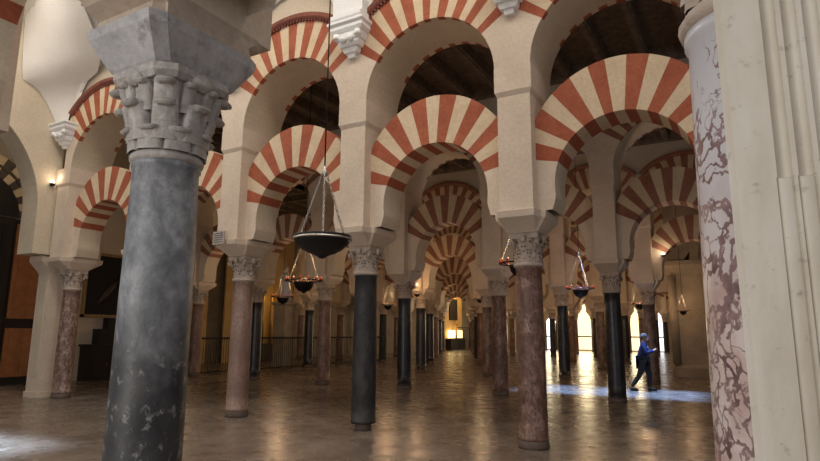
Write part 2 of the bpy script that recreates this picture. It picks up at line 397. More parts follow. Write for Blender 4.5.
# pier on the impost
def pier_mesh(mat='pier_stone'):
    b = MB()
    b.box(-.27, .27, -.52, .52, ZI, 5.42, mat)
    b.loft([[(sx * a, sy * c, z) for sx, sy in ((-1, -1), (1, -1), (1, 1), (-1, 1))] for a, c, z in ((.27, .52, 5.42), (.305, .555, 5.5), (.305, .555, 5.92))], mat)
    return b.mesh('pier')
PIER = pier_mesh()
# ------------------------------------------------------------------ column pieces
def cross_ring(hx, hy, px, py, z, ch=.02):
    # plus-shaped outline: body hx x hy with a front/back projection of half width px reaching py
    pts = [(-px, -py), (px, -py), (px + .04, -hy), (hx, -hy), (hx, hy), (px + .04, hy), (px, py), (-px, py), (-px - .04, hy), (-hx, hy), (-hx, -hy), (-px - .04, -hy)]
    return [(x, y, z) for x, y in pts]
def impost_mesh(mat):
    b = MB()
    b.loft([cross_ring(.23, .22, .20, .26, 3.25), cross_ring(.25, .24, .22, .28, 3.27), cross_ring(.40, .35, .29, .57, 3.45), cross_ring(.41, .36, .30, .59, 3.55), cross_ring(.40, .35, .29, .57, ZI)], mat)
    return b.mesh('impost')
IMP = impost_mesh('pier_stone')
def impost_big(mat):
    b = MB()
    b.loft([cross_ring(.22, .20, .19, .27, 3.17), cross_ring(.23, .21, .20, .28, 3.18), cross_ring(.305, .30, .27, .385, 3.345), cross_ring(.31, .305, .275, .395, 3.40)], mat)
    b.loft([cross_ring(.31, .305, .25, .36, 3.40), cross_ring(.30, .30, .24, .35, 3.47), cross_ring(.29, .36, .25, .44, 3.52), cross_ring(.29, .38, .25, .47, ZI)], 'tan_stone')
    return b.mesh('impost')
IMPG = impost_big('grey_impost'); IMPN = impost_big('pier_stone')
def leaf(b, ang, r0, z0, h, wd, out, mat, curl=.07, holes=None):
    rows = []; N = 7
    for k in range(N + 1):
        t = k / N; z = z0 + h * min(1, t * 1.12) - (max(0, t - .82) * h * .55); r = r0 + .015 + out * t ** 2.2 + (curl * max(0, t - .7) / .3 if t > .7 else 0)
        ww = wd * (1 - .25 * t) * (1 if t < .8 else 1 - (t - .8) * 2.6)
        rows.append([(r - abs(s) * abs(s) * .03 + .012 * math.cos(s * 6), s * ww, z) for s in (-1, -.6, -.2, .2, .6, 1)])
    st = len(b.v); b.grid(rows, mat)
    back = [[(x - .035, y * .8, z - .01) for x, y, z in r] for r in rows]; b.grid(back, mat)
    b.face([*rows[-1], *back[-1][::-1]], mat)
    for i in range(N):
        b.face([rows[i][0], rows[i + 1][0], back[i + 1][0], back[i][0]], mat); b.face([rows[i][-1], rows[i + 1][-1], back[i + 1][-1], back[i][-1]], mat)
    if holes:
        for z, y in ((.35, .0), (.62, .35), (.62, -.35)):
            zc = z0 + h * z; rc = r0 + .03 + out * z ** 2.2
            b.ball((rc - .004, y * wd, zc), .013, holes, 6, (.6, 1, 1.2))
    b.xf(Matrix.Rotation(ang, 4, 'Z'), st)
def capital_mesh(mat, holes, name='capital'):
    b = MB()
    b.lathe([(.205, 2.72), (.235, 2.735), (.24, 2.755), (.225, 2.775), (.205, 2.79), (.215, 2.9), (.235, 3.02), (.27, 3.12)], mat, 24)
    for k in range(8):
        leaf(b, math.pi * 2 * k / 8 + .39, .205, 2.79, .17, .075, .045, mat, .045, holes)
        leaf(b, math.pi * 2 * k / 8, .215, 2.84, .24, .08, .07, mat, .06, holes)
    for k in range(4):      # corner volutes
        a = math.pi / 4 + k * math.pi / 2; st = len(b.v)
        pts = [(.26, 0, 2.98), (.31, 0, 3.05), (.36, 0, 3.09), (.385, 0, 3.06), (.37, 0, 3.02), (.345, 0, 3.03)]
        b.tube(pts, [.035, .04, .045, .04, .035, .03], mat, 8); b.xf(Matrix.Rotation(a, 4, 'Z'), st)
    for k in range(4):      # middle bosses
        a = k * math.pi / 2; st = len(b.v); b.ball((.31, 0, 3.10), .055, mat, 8, (.6, 1, 1)); b.xf(Matrix.Rotation(a, 4, 'Z'), st)
        if holes:
            for yy in (-.13, .13):
                st = len(b.v); b.ball((.285, yy, 3.05), .02, holes, 8); b.xf(Matrix.Rotation(a, 4, 'Z'), st)
    # concave-sided abacus
    def ab(z, s):
        r = []
        for k in range(4):
            a0 = -math.pi / 4 + k * math.pi / 2
            for q in range(6):
                u = -1 + 2 * (q + .0) / 6; half = .29 * s; d = .29 * s - .05 * s * (1 - u * u); x, y = d, u * half
                aa = k * math.pi / 2; r.append((x * math.cos(aa) - y * math.sin(aa), x * math.sin(aa) + y * math.cos(aa), z))
        return r
    b.loft([ab(3.10, .97), ab(3.12, 1.03), ab(3.18, 1.05)], mat)
    b.v = [(x * (1 - .24 * max(0, z - 2.78) / .4), y * (1 - .24 * max(0, z - 2.78) / .4), 2.72 + (z - 2.72) * 1.16) for x, y, z in b.v]
    return b.mesh(name)
def fat_leaf(b, ang, z0, h, wd, r0, out, th, mat):
    # thick block-like leaf whose tip rolls outwards
    rows = []; st = len(b.v)
    for k in range(11):
        t = k / 10; zc = z0 + h * min(t, .86) + (.0 if t < .86 else -(t - .86) * h * .9); rr = r0 + out * t ** 1.8 + (0 if t < .78 else (t - .78) * .09)
        ww = wd * (1 - .12 * t) * (1 if t < .9 else .82); tt = th * (1 if t < .8 else 1.0)
        ring_ = []
        for q in range(12):
            a = 2 * math.pi * q / 12; ca, sa = math.cos(a), math.sin(a)
            ring_.append((rr + tt * math.copysign(abs(ca) ** .6, ca), ww * math.copysign(abs(sa) ** .6, sa), zc))
        rows.append(ring_)
    c = [(sum(p[0] for p in rows[-1]) / 12 + (p[0] - sum(p_[0] for p_ in rows[-1]) / 12) * .5, p[1] * .6, p[2] - .012) for p in rows[-1]]
    rows.append(c); b.grid(rows, mat, True); b.face(rows[-1], mat, True); b.xf(Matrix.Rotation(ang, 4, 'Z'), st)
def capital_big(mat):
    b = MB()
    b.lathe([(.183, 2.65), (.20, 2.66), (.206, 2.68), (.20, 2.70), (.187, 2.71), (.19, 2.78), (.20, 2.9), (.225, 3.02), (.25, 3.16)], mat, 28)
    for k in range(8):
        fat_leaf(b, math.pi * 2 * k / 8 + .39, 2.705, .155, .078, .175, .030, .04, mat)
        fat_leaf(b, math.pi * 2 * k / 8 + .0, 2.76, .26, .078, .175, .065, .05, mat)
    for k in range(4):
        a = math.pi / 4 + k * math.pi / 2
        fat_leaf(b, a, 2.86, .28, .075, .185, .085, .055, mat)
        fat_leaf(b, a + math.pi / 4 - .28, 2.92, .21, .045, .20, .05, .04, mat); fat_leaf(b, a + math.pi / 4 + .28, 2.92, .21, .045, .20, .05, .04, mat)
        st = len(b.v); b.ball((.25, 0, 3.12), .06, mat, 12, (.7, 1.3, .9)); b.xf(Matrix.Rotation(a + math.pi / 4, 4, 'Z'), st)
    b.loft([[(x * s, y * s, z) for x, y in ((-.3, -.2), (-.2, -.3), (.2, -.3), (.3, -.2), (.3, .2), (.2, .3), (-.2, .3), (-.3, .2))] for s, z in ((.82, 3.10), (.9, 3.13), (.9, 3.17))], mat)
    return b.mesh('capital')
CAP = capital_mesh('capital_stone', 'hole'); CAPG = capital_big('grey_capital')
SHAFTS = {}
def shaft_mesh(mat, r=.218, z0=None):
    k = (mat, r, z0); zt = 2.70 if r != .2 else 2.64
    if k not in SHAFTS:
        b = MB(); z0 = .12 if z0 is None else z0
        prof = [(r * 1.03, z0), (r * 1.03, z0 + .03), (r, z0 + .06)] + [(r * (1 + .015 * math.sin(math.pi * t) - .09 * t ** 1.6), z0 + .06 + (zt - z0 - .08) * t) for t in [q / 10 for q in range(11)]] + [(r * .96, zt - .01), (r * .96, zt + .025)]
        b.lathe(prof, mat, 32); SHAFTS[k] = b.mesh('shaft')
    return SHAFTS[k]
def base_meshes():
    b = MB(); b.lathe([(.226, 0), (.232, .04), (.228, .09), (.222, .125)], 'base_stone', 28); a = b.mesh('base')
    b = MB(); b.lathe([(.145, 0), (.15, .02), (.14, .10), (.15, .13)], 'base_stone', 24); c = b.mesh('base')
    return a, c
BASE_A, BASE_B = base_meshes()
MATDESC = {'marble_rosy': 'rosy brown marble', 'marble_red': 'red marble', 'marble_breccia': 'mottled red breccia', 'marble_brown': 'brown marble', 'marble_pinkbrown': 'pinkish brown mottled marble',
           'marble_black': 'black marble', 'marble_charcoal': 'dark charcoal marble', 'marble_grey': 'grey marble', 'marble_pink_breccia': 'pink and purple veined marble'}
DX = {(1, 0): -.10, (-1, 0): -.22}
def column(i, j, mat, label, group=None, cap=CAP, imp=IMP, base=BASE_A, r=.218):
    t = empty('marble_column', (cx(i) + DX.get((i, j), 0), ROWY[j], 0)); tag(t, label, 'column', group, 'thing')
    child('base', base, t); child('shaft', shaft_mesh(mat, r), t); child('capital', cap, t); child('impost', imp, t)
    return t
# ------------------------------------------------------------------ arcades
ROWNAME = ['near', 'front', 'second', 'third', 'fourth', 'fifth', 'sixth', 'seventh', 'eighth']
SPEC = {  # (i, j): shaft material
 (-1, 0): 'marble_brown', (0, 0): 'marble_grey', (1, 0): 'marble_pink_breccia',
 (-4, 1): 'marble_pinkbrown', (-3, 1): 'marble_black', (-2, 1): 'marble_rosy', (-1, 1): 'marble_charcoal', (0, 1): 'marble_breccia', (1, 1): 'marble_brown',
 (-5, 2): 'marble_red', (-4, 2): 'marble_black', (-3, 2): 'marble_red', (-2, 2): 'marble_black', (-1, 2): 'marble_breccia', (0, 2): 'marble_black', (1, 2): 'marble_brown',
 (-5, 3): 'marble_black', (-4, 3): 'marble_black', (-3, 3): 'marble_black', (-2, 3): 'marble_brown', (-1, 3): 'marble_black', (0, 3): 'marble_brown', (1, 3): 'marble_brown'}
LAB = {
 (-1, 0): 'brown marble column of the near row, beyond the big grey column',
 (0, 0): 'big grey marble column close to the camera, blackened and scuffed towards its foot',
 (1, 0): 'veined pink and white marble column standing beside the fluted white pilaster',
 (-4, 1): 'pinkish mottled marble column standing against the cream pilaster pier of the cross wall',
 (-3, 1): 'front row column hidden behind the big grey marble column',
 (-2, 1): 'smooth reddish brown marble column in the front row, small stone tablet above its capital',
 (-1, 1): 'dark charcoal marble column in the front row on a small square plinth',
 (0, 1): 'mottled red breccia column in the front row, between charcoal column and veined marble column',
 (1, 1): 'front row column hidden behind the fluted pilaster'}
RANGE = {0: (-1, 1), 1: (-4, 1), 2: (-5, 1), 3: (-5, 1), 4: (-7, 1), 5: (-7, 1), 6: (-7, 1), 7: (-7, 1), 8: (-7, 0)}
PALE = ['marble_black', 'marble_brown', 'marble_red', 'marble_charcoal', 'marble_black', 'marble_breccia']
MASSIVE = {(0, 4), (1, 4)}
COLS = {}
for j in range(0, 9):
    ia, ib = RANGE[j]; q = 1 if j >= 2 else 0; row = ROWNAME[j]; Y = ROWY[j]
    for i in range(ia, ib + 1):
        n = ORD[i - ia]
        if (i, j) not in MASSIVE:
            mat = SPEC.get((i, j)) or PALE[(i * 7 + j * 5) % 6]
            lab = LAB.get((i, j)) or f'{MATDESC[mat]} column, {n} from the chapel side in the {row} row of columns'
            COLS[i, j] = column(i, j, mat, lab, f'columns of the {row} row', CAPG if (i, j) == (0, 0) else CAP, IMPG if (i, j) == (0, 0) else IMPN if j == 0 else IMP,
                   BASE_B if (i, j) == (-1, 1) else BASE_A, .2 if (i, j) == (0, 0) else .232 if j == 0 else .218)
        o = inst('pier', PIER, (cx(i) + (DX[i, j] if i < 0 and j == 0 else 0), Y, 0))
        tag(o, f'cream stone pier above the {n} column of the {row} row, counted from the chapel side', 'pier', f'piers of the {row} row', 'thing')
        if i < ib:
            a = inst('horseshoe_arch', LOW[q][(i + j) % 3], (cx(i) + S / 2 - (.11 if (i, j) == (-1, 0) else 0), Y, .14 if j == 0 else 0))
            if (i, j) == (-1, 0): a.scale = (1.06, 1, 1)
            tag(a, f'{"faded" if q else "bright"} red and cream lower horseshoe arch, {n} from the chapel side in the {row} row', 'arch', f'lower arches of the {row} row', 'thing')
            a = empty('upper_arch', (cx(i) + S / 2, Y, 0)); tag(a, f'{"faded" if q else "bright"} red and cream upper round arch, {n} from the chapel side in the {row} row', 'arch', f'upper arches of the {row} row', 'thing')
            child('voussoirs', UP[q][(i + 2 * j) % 3], a); child('moulding', RING[q], a)
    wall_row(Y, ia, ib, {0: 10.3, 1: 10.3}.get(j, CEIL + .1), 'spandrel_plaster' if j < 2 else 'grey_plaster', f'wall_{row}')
# ------------------------------------------------------------------ vault brackets (white stepped corbels) on the front row piers
def bracket_mesh():
    b = MB(); tiers = [(7.42, 7.33, .40, .34), (7.33, 7.21, .37, .30), (7.21, 7.08, .30, .25), (7.08, 6.96, .23, .20), (6.96, 6.86, .16, .14), (6.86, 6.77, .08, .09)]
    for k, (z1, z0, hw, d) in enumerate(tiers):
        b.loft([[(-hw * a, 0, z), (-hw * a, -d * a, z), (hw * a, -d * a, z), (hw * a, 0, z)] for a, z in ((.88, z0), (1, (z0 + z1) / 2), (1, z1))], 'white_plaster')
    for x in (-.24, -.08, .08, .24):
        b.lathe([(.02, 6.92 + abs(x) * .9), (.06, 6.98 + abs(x) * .9), (.06, 7.1)], 'white_plaster', 10, True, (x, -.27 + abs(x) * .15))
    return b.mesh('vault_bracket')
BR = bracket_mesh()
BRL = {-4: 'white stepped plaster bracket above the pier beside the cross wall', -3: 'white stepped plaster bracket behind the big grey capital', -2: 'white stepped plaster bracket over the reddish brown column pier',
       -1: 'white stepped plaster bracket over the charcoal column pier', 0: 'white stepped plaster bracket over the red breccia column pier', 1: 'white stepped plaster bracket over the hidden front row column'}
for i in range(-4, 2):
    o = inst('vault_bracket', BR, (cx(i), ROWY[1] - .55, -.32 if i == -4 else 0)); tag(o, BRL[i], 'bracket', 'vault brackets of the front row')
    if i == -4: continue
    b = MB()      # vault springer rising off the bracket
    b.loft([[(-h, .1, z), (-h, -d, z), (h, -d, z), (h, .1, z)] for h, d, z in ((.34, .28, 7.42), (.35, .32, 7.48), (.35, .32, 7.56), (.335, .24, 7.58), (.335, .26, 8.2), (.34, .34, 8.9))], 'white_plaster')
    o = b.build('vault_springer', None, (cx(i), ROWY[1] - .55, 0)); struct(o)
# ------------------------------------------------------------------ cross wall at the chapel side of the first nave
XW = -16.0
def cross_wall():
    y0, y1 = 2.7, 8.45; b = MB(); ym = 5.2; rr = 2.74; zc = 4.75
    N = 40; hx = .36
    def zin(y):
        u = (y - ym) / rr; return zc + 2.75 * math.sqrt(max(0, 1 - u * u))
    pts = [ym - rr + 2 * rr * (1 - math.cos(math.pi * k / N)) / 2 for k in range(N + 1)]
    for k in range(N):
        a, c = pts[k], pts[k + 1]
        for x in (-hx, hx): b.face([(x, a, zin(a)), (x, c, zin(c)), (x, c, 10.3), (x, a, 10.3)], 'soffit_plaster')
        b.face([(-hx, a, zin(a)), (hx, a, zin(a)), (hx, c, zin(c)), (-hx, c, zin(c))], 'soffit_plaster')
    for (a, c) in ((y0 - 1.5, ym - rr), (ym + rr, y1)):
        b.box(-hx, hx, a, c, 3.64, 10.3, 'soffit_plaster')
    return struct(b.build('wall_cross', None, (XW, 0, 0)))
cross_wall()
# white corner fan of the vault rising off the bracket beside the cross wall
b = MB(); xf = XW + .375
A = [(8.2, 7.08), (8.11, 7.25), (7.99, 7.45), (7.83, 7.69), (7.63, 7.9), (7.44, 8.0), (7.21, 8.07), (7.15, 8.5), (7.1, 9.3), (7.05, 10.2)]
B_ = [(-15.35, 8.29, 7.08), (-15.32, 8.29, 7.25), (-15.26, 8.29, 7.45), (-15.12, 8.29, 7.72), (-14.95, 8.29, 7.95), (-14.75, 8.29, 8.17), (-14.2, 8.29, 8.38), (-13.6, 8.0, 8.7), (-13.2, 7.2, 9.4), (-13.0, 6.2, 10.1)]
rows = []
for (ya, za), (xb, yb, zb) in zip(A, B_):
    p, q = Vector((xf, ya, za)), Vector((xb, yb, zb)); rows.append([tuple(p.lerp(q, u)) for u in [k / 8 for k in range(9)]])
b.grid(rows, 'vault_plaster'); struct(b.build('ceiling_vault_corner'))
# pilaster pier of the cross wall
b = MB()
b.box(-.25, .28, -.25, .30, .1, 3.2, 'pier_stone'); b.box(-.28, .31, -.28, .33, 0, .14, 'pier_stone')
b.box(-.16, .2, -.26, -.25, .5, 2.9, 'soffit_plaster')
b.loft([[(sx * a, sy * c, z) for sx, sy in ((-1, -1), (1, -1), (1, 1), (-1, 1))] for a, c, z in ((.24, .25, 3.16), (.27, .31, 3.26), (.30, .41, 3.38), (.31, .50, 3.48), (.31, .50, 3.62))], 'pier_stone')
o = b.build('pilaster_pier', None, (XW - .04, 8.76, 0)); tag(o, 'tall square cream stone pier carrying the cross wall, beside the pinkish mottled column', 'pier')
# ------------------------------------------------------------------ chapel side walls
b = MB(); b.box(-20.4, -20.1, 1.5, 15.2, 0, 9.0, 'chapel_stone'); struct(b.build('wall_chapel'))
b = MB(); b.box(-20.4, -15.9, 1.2, 1.5, 0, 9.0, 'chapel_stone'); struct(b.build('wall_south'))
b = MB(); b.box(-20.4, -16, 1.5, 15.2, 8.9, 9.1, 'dark_stone'); struct(b.build('ceiling_chapel'))
b = MB(); b.box(-25.8, -25.5, 8, 60, 0, 9.0, 'chapel_stone'); struct(b.build('wall_west'))
b = MB(); b.box(-25.8, 8, 59.4, 59.7, 0, 9.0, 'chapel_stone'); struct(b.build('wall_end'))
b = MB(); b.box(-25.8, -20.1, 15.2, 15.5, 0, 9.0, 'chapel_stone'); struct(b.build('wall_partition'))
b = MB(); b.box(6.9, 7.2, 9.2, 60, 0, 9.0, 'chapel_stone'); struct(b.build('wall_east'))
b = MB(); b.box(-25.3, -18.4, 15.6, 29, 8.6, 8.8, 'dark_stone'); struct(b.build('ceiling_side_chapels'))
# cream plaster panel of wall carrying the painting
b = MB(); b.box(-20.12, -20.0, 11.6, 15.2, 0, 9, 'spandrel_plaster'); struct(b.build('wall_plaster_panel'))
# dark portal with timber door
t = empty('wooden_door', (-20.05, 10.12, 0)); tag(t, 'tall orange-brown panelled wooden door in the dark portal beside the cream pier', 'door', None, 'thing')
b = MB(); b.box(-.06, 0, -.56, .62, 0, 5.2, 'dark_wood'); b.build('frame', t)
for z0, z1 in ((.25, 1.75), (2.05, 5.05)):
    b = MB(); b.box(0, .06, -.48, .48, z0, z1, 'door_wood')
    for y in (-.36, .05):
        for z in ([z0 + .1] if z1 < 2 else [z0 + .1, z0 + 1.55]): b.box(.06, .085, y, y + .3, z, min(z1 - .1, z + 1.35), 'door_wood')
    b.build('panel', t)
t = empty('portal_surround', (-20.04, 9.2, 0)); tag(t, 'dark carved timber screen filling the chapel portal beside the wooden door', 'screen')
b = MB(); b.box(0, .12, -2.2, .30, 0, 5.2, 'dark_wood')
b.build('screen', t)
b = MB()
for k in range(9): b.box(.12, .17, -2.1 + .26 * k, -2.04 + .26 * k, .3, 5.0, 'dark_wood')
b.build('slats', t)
# arch over the portal, dim stripes
b = MB(); n = 19
for k in range(n):
    t0, t1 = math.pi * k / n, math.pi * (k + 1) / n; m_ = ('dark_stone', 'worn_cream')[k % 2]
    P = lambda t, r, x: (x, 8.3 + r * math.cos(t), 5.25 + r * math.sin(t))
    for ra, rb in ((1.35, 1.62), (1.70, 2.0)):
        b.face([P(t0, ra, .06), P(t0, rb, .06), P(t1, rb, .06), P(t1, ra, .06)], m_); b.face([P(t0, ra, 0), P(t0, ra, .06), P(t1, ra, .06), P(t1, ra, 0)], m_); b.face([P(t0, rb, 0), P(t0, rb, .06), P(t1, rb, .06), P(t1, rb, 0)], m_)
    b.face([P(t0, 1.62, .1), P(t0, 1.70, .1), P(t1, 1.70, .1), P(t1, 1.62, .1)], 'dark_stone')
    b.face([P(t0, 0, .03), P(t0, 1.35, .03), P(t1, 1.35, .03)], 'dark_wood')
o = b.build('portal_arch', None, (-20.05, 0, 0)); tag(o, 'dim black and cream striped arch over the chapel portal', 'arch')
point('portal_fill', (-17.6, 8.2, 7.2), 60, (1, .78, .52), .1)  # unseen fill light added so the portal stripes and door show up
# painting
t = empty('framed_painting', (-19.99, 13.0, 0)); tag(t, 'large very dark painting in a thin gilt frame on the plaster wall', 'painting')
b = MB(); b.box(0, .05, -.95, .95, 2.25, 4.35, 'canvas_dark')
b.build('canvas', t)
b = MB()
b.tube([(.03, -.5, 2.6), (.05, -.25, 2.9), (.05, .0, 3.3), (.05, .3, 3.6)], [.05, .12, .14, .05], 'canvas_figure', 10)
b.build('painted_figure', t)
b = MB()
for y0, y1, z0, z1 in ((-1.05, -.95, 2.15, 4.45), (.95, 1.05, 2.15, 4.45), (-1.05, 1.05, 2.15, 2.25), (-1.05, 1.05, 4.35, 4.45)): b.box(0, .09, y0, y1, z0, z1, 'gilt_frame')
b.build('frame', t)
# dark stepped furniture under it
t = empty('choir_cabinet', (-19.6, 13.35, 0)); tag(t, 'black stepped wooden cabinet against the plaster wall under the painting', 'cabinet')
b = MB(); b.box(-.35, .35, -1.3, 1.3, 0, 1.15, 'dark_wood'); b.box(-.38, .38, -1.35, 1.35, 1.15, 1.22, 'dark_wood'); b.build('body', t)
b = MB()
b.box(-.35, .1, -.9, 1.3, 1.22, 1.75, 'dark_wood'); b.box(-.35, .0, -.55, 1.3, 1.75, 2.14, 'dark_wood'); b.build('upper_shelves', t)
for k in range(4):
    b = MB(); b.box(.35, .37, -1.22 + .62 * k, -.66 + .62 * k, .1, .92, 'dark_wood'); d = b.build('door', t); b = MB(); b.ball((.385, -.74 + .62 * k, .55), .02, 'altar_gold', 6); b.build('knob', d)
# ------------------------------------------------------------------ iron railings and lit chapels behind
def railing(p0, p1, label, h=1.45):
    L = math.hypot(p1[0] - p0[0], p1[1] - p0[1]); a = math.atan2(p1[1] - p0[1], p1[0] - p0[0])
    t = empty('iron_railing', (p0[0], p0[1], 0), a); tag(t, label, 'railing', 'iron railings of the side chapels')
    b = MB(); b.box(0, L, -.03, .03, h - .08, h, 'black_iron'); b.build('top_rail', t)
    b = MB(); b.box(0, L, -.025, .025, .08, .13, 'black_iron'); b.build('bottom_rail', t)
    b = MB(); k = .09
    while k < L: b.tube([(k, 0, 0), (k, 0, h - .05)], .011, 'black_iron', 5); k += .13
    b.build('bars', t)
for j, (a, c) in enumerate(((2, 3), (3, 4))):
    railing((cx(-5), ROWY[a] + .3), (cx(-5), ROWY[c] - .3), f'black iron railing closing the side chapel between the {ROWNAME[a]} and {ROWNAME[c]} rows')
# chapel openings: wall above the railing with two pointed lit openings
for k, (ya, yb) in enumerate(((16.2, 21.8), (23.0, 28.6))):
    b = MB(); b.box(-25.0, -24.9, ya, yb, 0, 8.6, 'golden_stone'); struct(b.build('wall_side_chapel'))
    t = empty('altarpiece', (-24.45, (ya + yb) / 2, 0)); tag(t, f'gilded altarpiece glowing in the side chapel behind the {"second" if k == 0 else "third"} row', 'altarpiece', 'gilded altarpieces')
    b = MB(); b.box(-.3, .4, -1.3, 1.3, 0, 1.0, 'dark_stone'); b.build('altar_table', t)
    b = MB(); b.box(-.25, .0, -1.1, 1.1, 1.0, 4.2, 'altar_gold'); b.loft([[(x, sy * 1.1 * s, z) for x, sy in ((-.25, -1), (0, -1), (0, 1), (-.25, 1))] for s, z in ((1, 4.2), (.7, 4.7), (.2, 5.1))], 'altar_gold'); b.build('retable', t)
    b = MB()
    for y in (-.9, -.35, .35, .9): b.lathe([(.07, 1.0), (.06, 2.4), (.07, 3.7), (.1, 3.8)], 'altar_gold', 10, True, (.08, y))
    b.build('colonnettes', t)
    point('altar_light', (-23.3, (ya + yb) / 2, 3.6), 24, (1, .68, .3), .12)
# ------------------------------------------------------------------ statue
t = empty('statue', (-19.4, 21.7, 0)); tag(t, 'white robed statue on a tall stone pedestal by the second side chapel', 'statue')
b = MB(); b.box(-.35, .35, -.35, .35, 0, 2.9, 'chapel_stone'); b.loft([[(sx * a, sy * a, z) for sx, sy in ((-1, -1), (1, -1), (1, 1), (-1, 1))] for a, z in ((.35, 2.9), (.45, 3.0), (.45, 3.1))], 'chapel_stone'); b.build('pedestal', t)
b = MB(); b.lathe([(.30, 3.1), (.34, 3.2), (.27, 3.7), (.25, 4.1), (.30, 4.35), (.22, 4.5), (.08, 4.56)], 'statue_blue', 14)
b.tube([(.0, .26, 4.35), (.2, .3, 4.1), (.3, .1, 4.15)], [.08, .07, .05], 'statue_blue'); b.tube([(.0, -.26, 4.35), (.2, -.3, 4.1), (.3, -.1, 4.2)], [.08, .07, .05], 'statue_blue'); b.build('robe', t)
b = MB(); b.ball((.02, 0, 4.7), .13, 'statue_white', 12, (1, .85, 1.2)); b.build('face', t)
# ------------------------------------------------------------------ end chapel seen down the tunnel of arches (on the west side) and courtyard doors
t = empty('end_altar', (-25.4, 53.2, 0)); tag(t, 'golden lit end chapel altar seen down the tunnel of arches', 'altar')
b = MB(); b.box(-.05, .1, -2.2, 2.2, 0, 6.5, 'golden_stone'); b.build('back_panel', t)
b = MB(); b.box(.1, .2, -.9, .9, 2.9, 5.0, 'canvas_dark'); b.build('painting', t)
b = MB(); b.box(.1, .7, -1.7, 1.7, 0, 1.1, 'dark_wood'); b.build('table', t)
for y in (-1.5, .3):
    b = MB(); b.box(.3, .45, y, y + 1.2, 1.15, 1.9, 'lit_altar_lamp'); b.build('lit_panel', t)
b = MB(); b.tube([(.5, 0, 1.1), (.5, 0, 2.9)], .08, 'altar_gold'); b.ball((.5, 0, 2.6), .2, 'altar_gold'); b.build('monstrance', t)
point('altar_light', (-23.4, 53.2, 5.2), 190, (1, .68, .28), .2)
railing((-23.4, 50.2), (-23.4, 55.8), 'black iron railing in front of the golden end altar', 2.2)
for k, (px0, px1, z0, z1, mt_) in enumerate(((-17.6, -16.6, 0.1, 3.2, 'pale_glass'), (-14.5, -12.1, .1, 4.6, 'day_glass'), (-11.0, -10.0, .1, 3.6, 'pale_glass'), (-9.6, -8.6, .1, 5.6, 'day_glass'), (-6.9, -6.3, .1, 5.6, 'pale_glass'), (-19.6, -18.8, 1.0, 3.6, 'day_glass'))):
    t = empty(f'window_{k+1}', ((px0 + px1) / 2, 59.36, 0)); t['kind'] = 'structure'; hw = (px1 - px0) / 2
    b = MB(); b.box(-hw, hw, 0, .04, z0, z1 - hw, mt_)
    pts = [(hw * math.cos(math.pi * q / 10), 0, z1 - hw + hw * math.sin(math.pi * q / 10)) for q in range(11)]; b.face(pts, mt_); b.build('window_pane', t)
    b = MB()
    for x in (-hw - .05, hw - .03): b.box(x, x + .08, -.1, .05, 0, z1 - hw, 'dark_wood')
    b.box(-hw, hw, -.06, .0, 1.3, 1.42, 'dark_wood'); b.build('window_frame', t)
# ------------------------------------------------------------------ massive pier and stone wall at the side of the fourth row
YM = 27.0
t = empty('massive_pier', (-1.75, YM, 0)); tag(t, 'massive square stone pier with moulded capital beyond the person in blue', 'pier', None, 'thing')
def sqr(a, z, n=4): return [(sx * a, sy * a, z) for sx, sy in ((-1, -1), (1, -1), (1, 1), (-1, 1))]
b = MB(); b.loft([sqr(.85, 0), sqr(.85, .35), sqr(.72, .45)], 'chapel_stone'); b.build('base', t)
b = MB(); b.loft([sqr(.68, .45), sqr(.68, 4.1)], 'chapel_stone')
for sx, sy in ((-1, -1), (1, -1)): b.lathe([(.16, .45), (.16, 4.1)], 'chapel_stone', 14, True, (sx * .68, sy * .68))
b.build('shaft', t)
b = MB(); b.loft([sqr(.70, 4.1), sqr(.74, 4.18), sqr(.80, 4.3), sqr(.92, 4.5), sqr(.92, 4.68)], 'chapel_stone'); b.build('capital', t)
b = MB(); N = 20
for (c0, r0) in ((1.35, 2.15), (-5.2, 0)):
    if not r0: continue
    for k in range(N):
        a, c = math.pi * k / N, math.pi * (k + 1) / N; P = lambda t_, r, y: (c0 + r * math.cos(t_), y, 4.7 + r * math.sin(t_))
        for (ra, rb, y) in ((r0, r0 + .25, YM - .62), (r0 + .25, r0 + .55, YM - .7), (r0 + .55, r0 + .9, YM - .78)):
            b.face([P(a, ra, y), P(a, rb, y), P(c, rb, y), P(c, ra, y)], 'chapel_stone'); b.face([P(a, ra, y), P(c, ra, y), P(c, ra, YM + .6), P(a, ra, YM + .6)], 'chapel_stone')
o = b.build('moulded_arch'); tag(o, 'grey moulded stone arch springing from the massive pier', 'arch')
b = MB(); N = 24
for k in range(N):
    xa = -2.6 + 7.9 * k / N; xb = -2.6 + 7.9 * (k + 1) / N
    zf = lambda x: 4.7 + math.sqrt(max(0, 3.0 ** 2 - (x - 1.35) ** 2)) if abs(x - 1.35) < 3.0 else 4.7
    for y in (YM - .6, YM + .6): b.face([(xa, y, zf(xa)), (xb, y, zf(xb)), (xb, y, 8.7), (xa, y, 8.7)], 'chapel_stone')
    b.face([(xa, YM - .6, zf(xa)), (xb, YM - .6, zf(xb)), (xb, YM + .6, zf(xb)), (xa, YM + .6, zf(xa))], 'chapel_stone')
struct(b.build('wall_stone'))
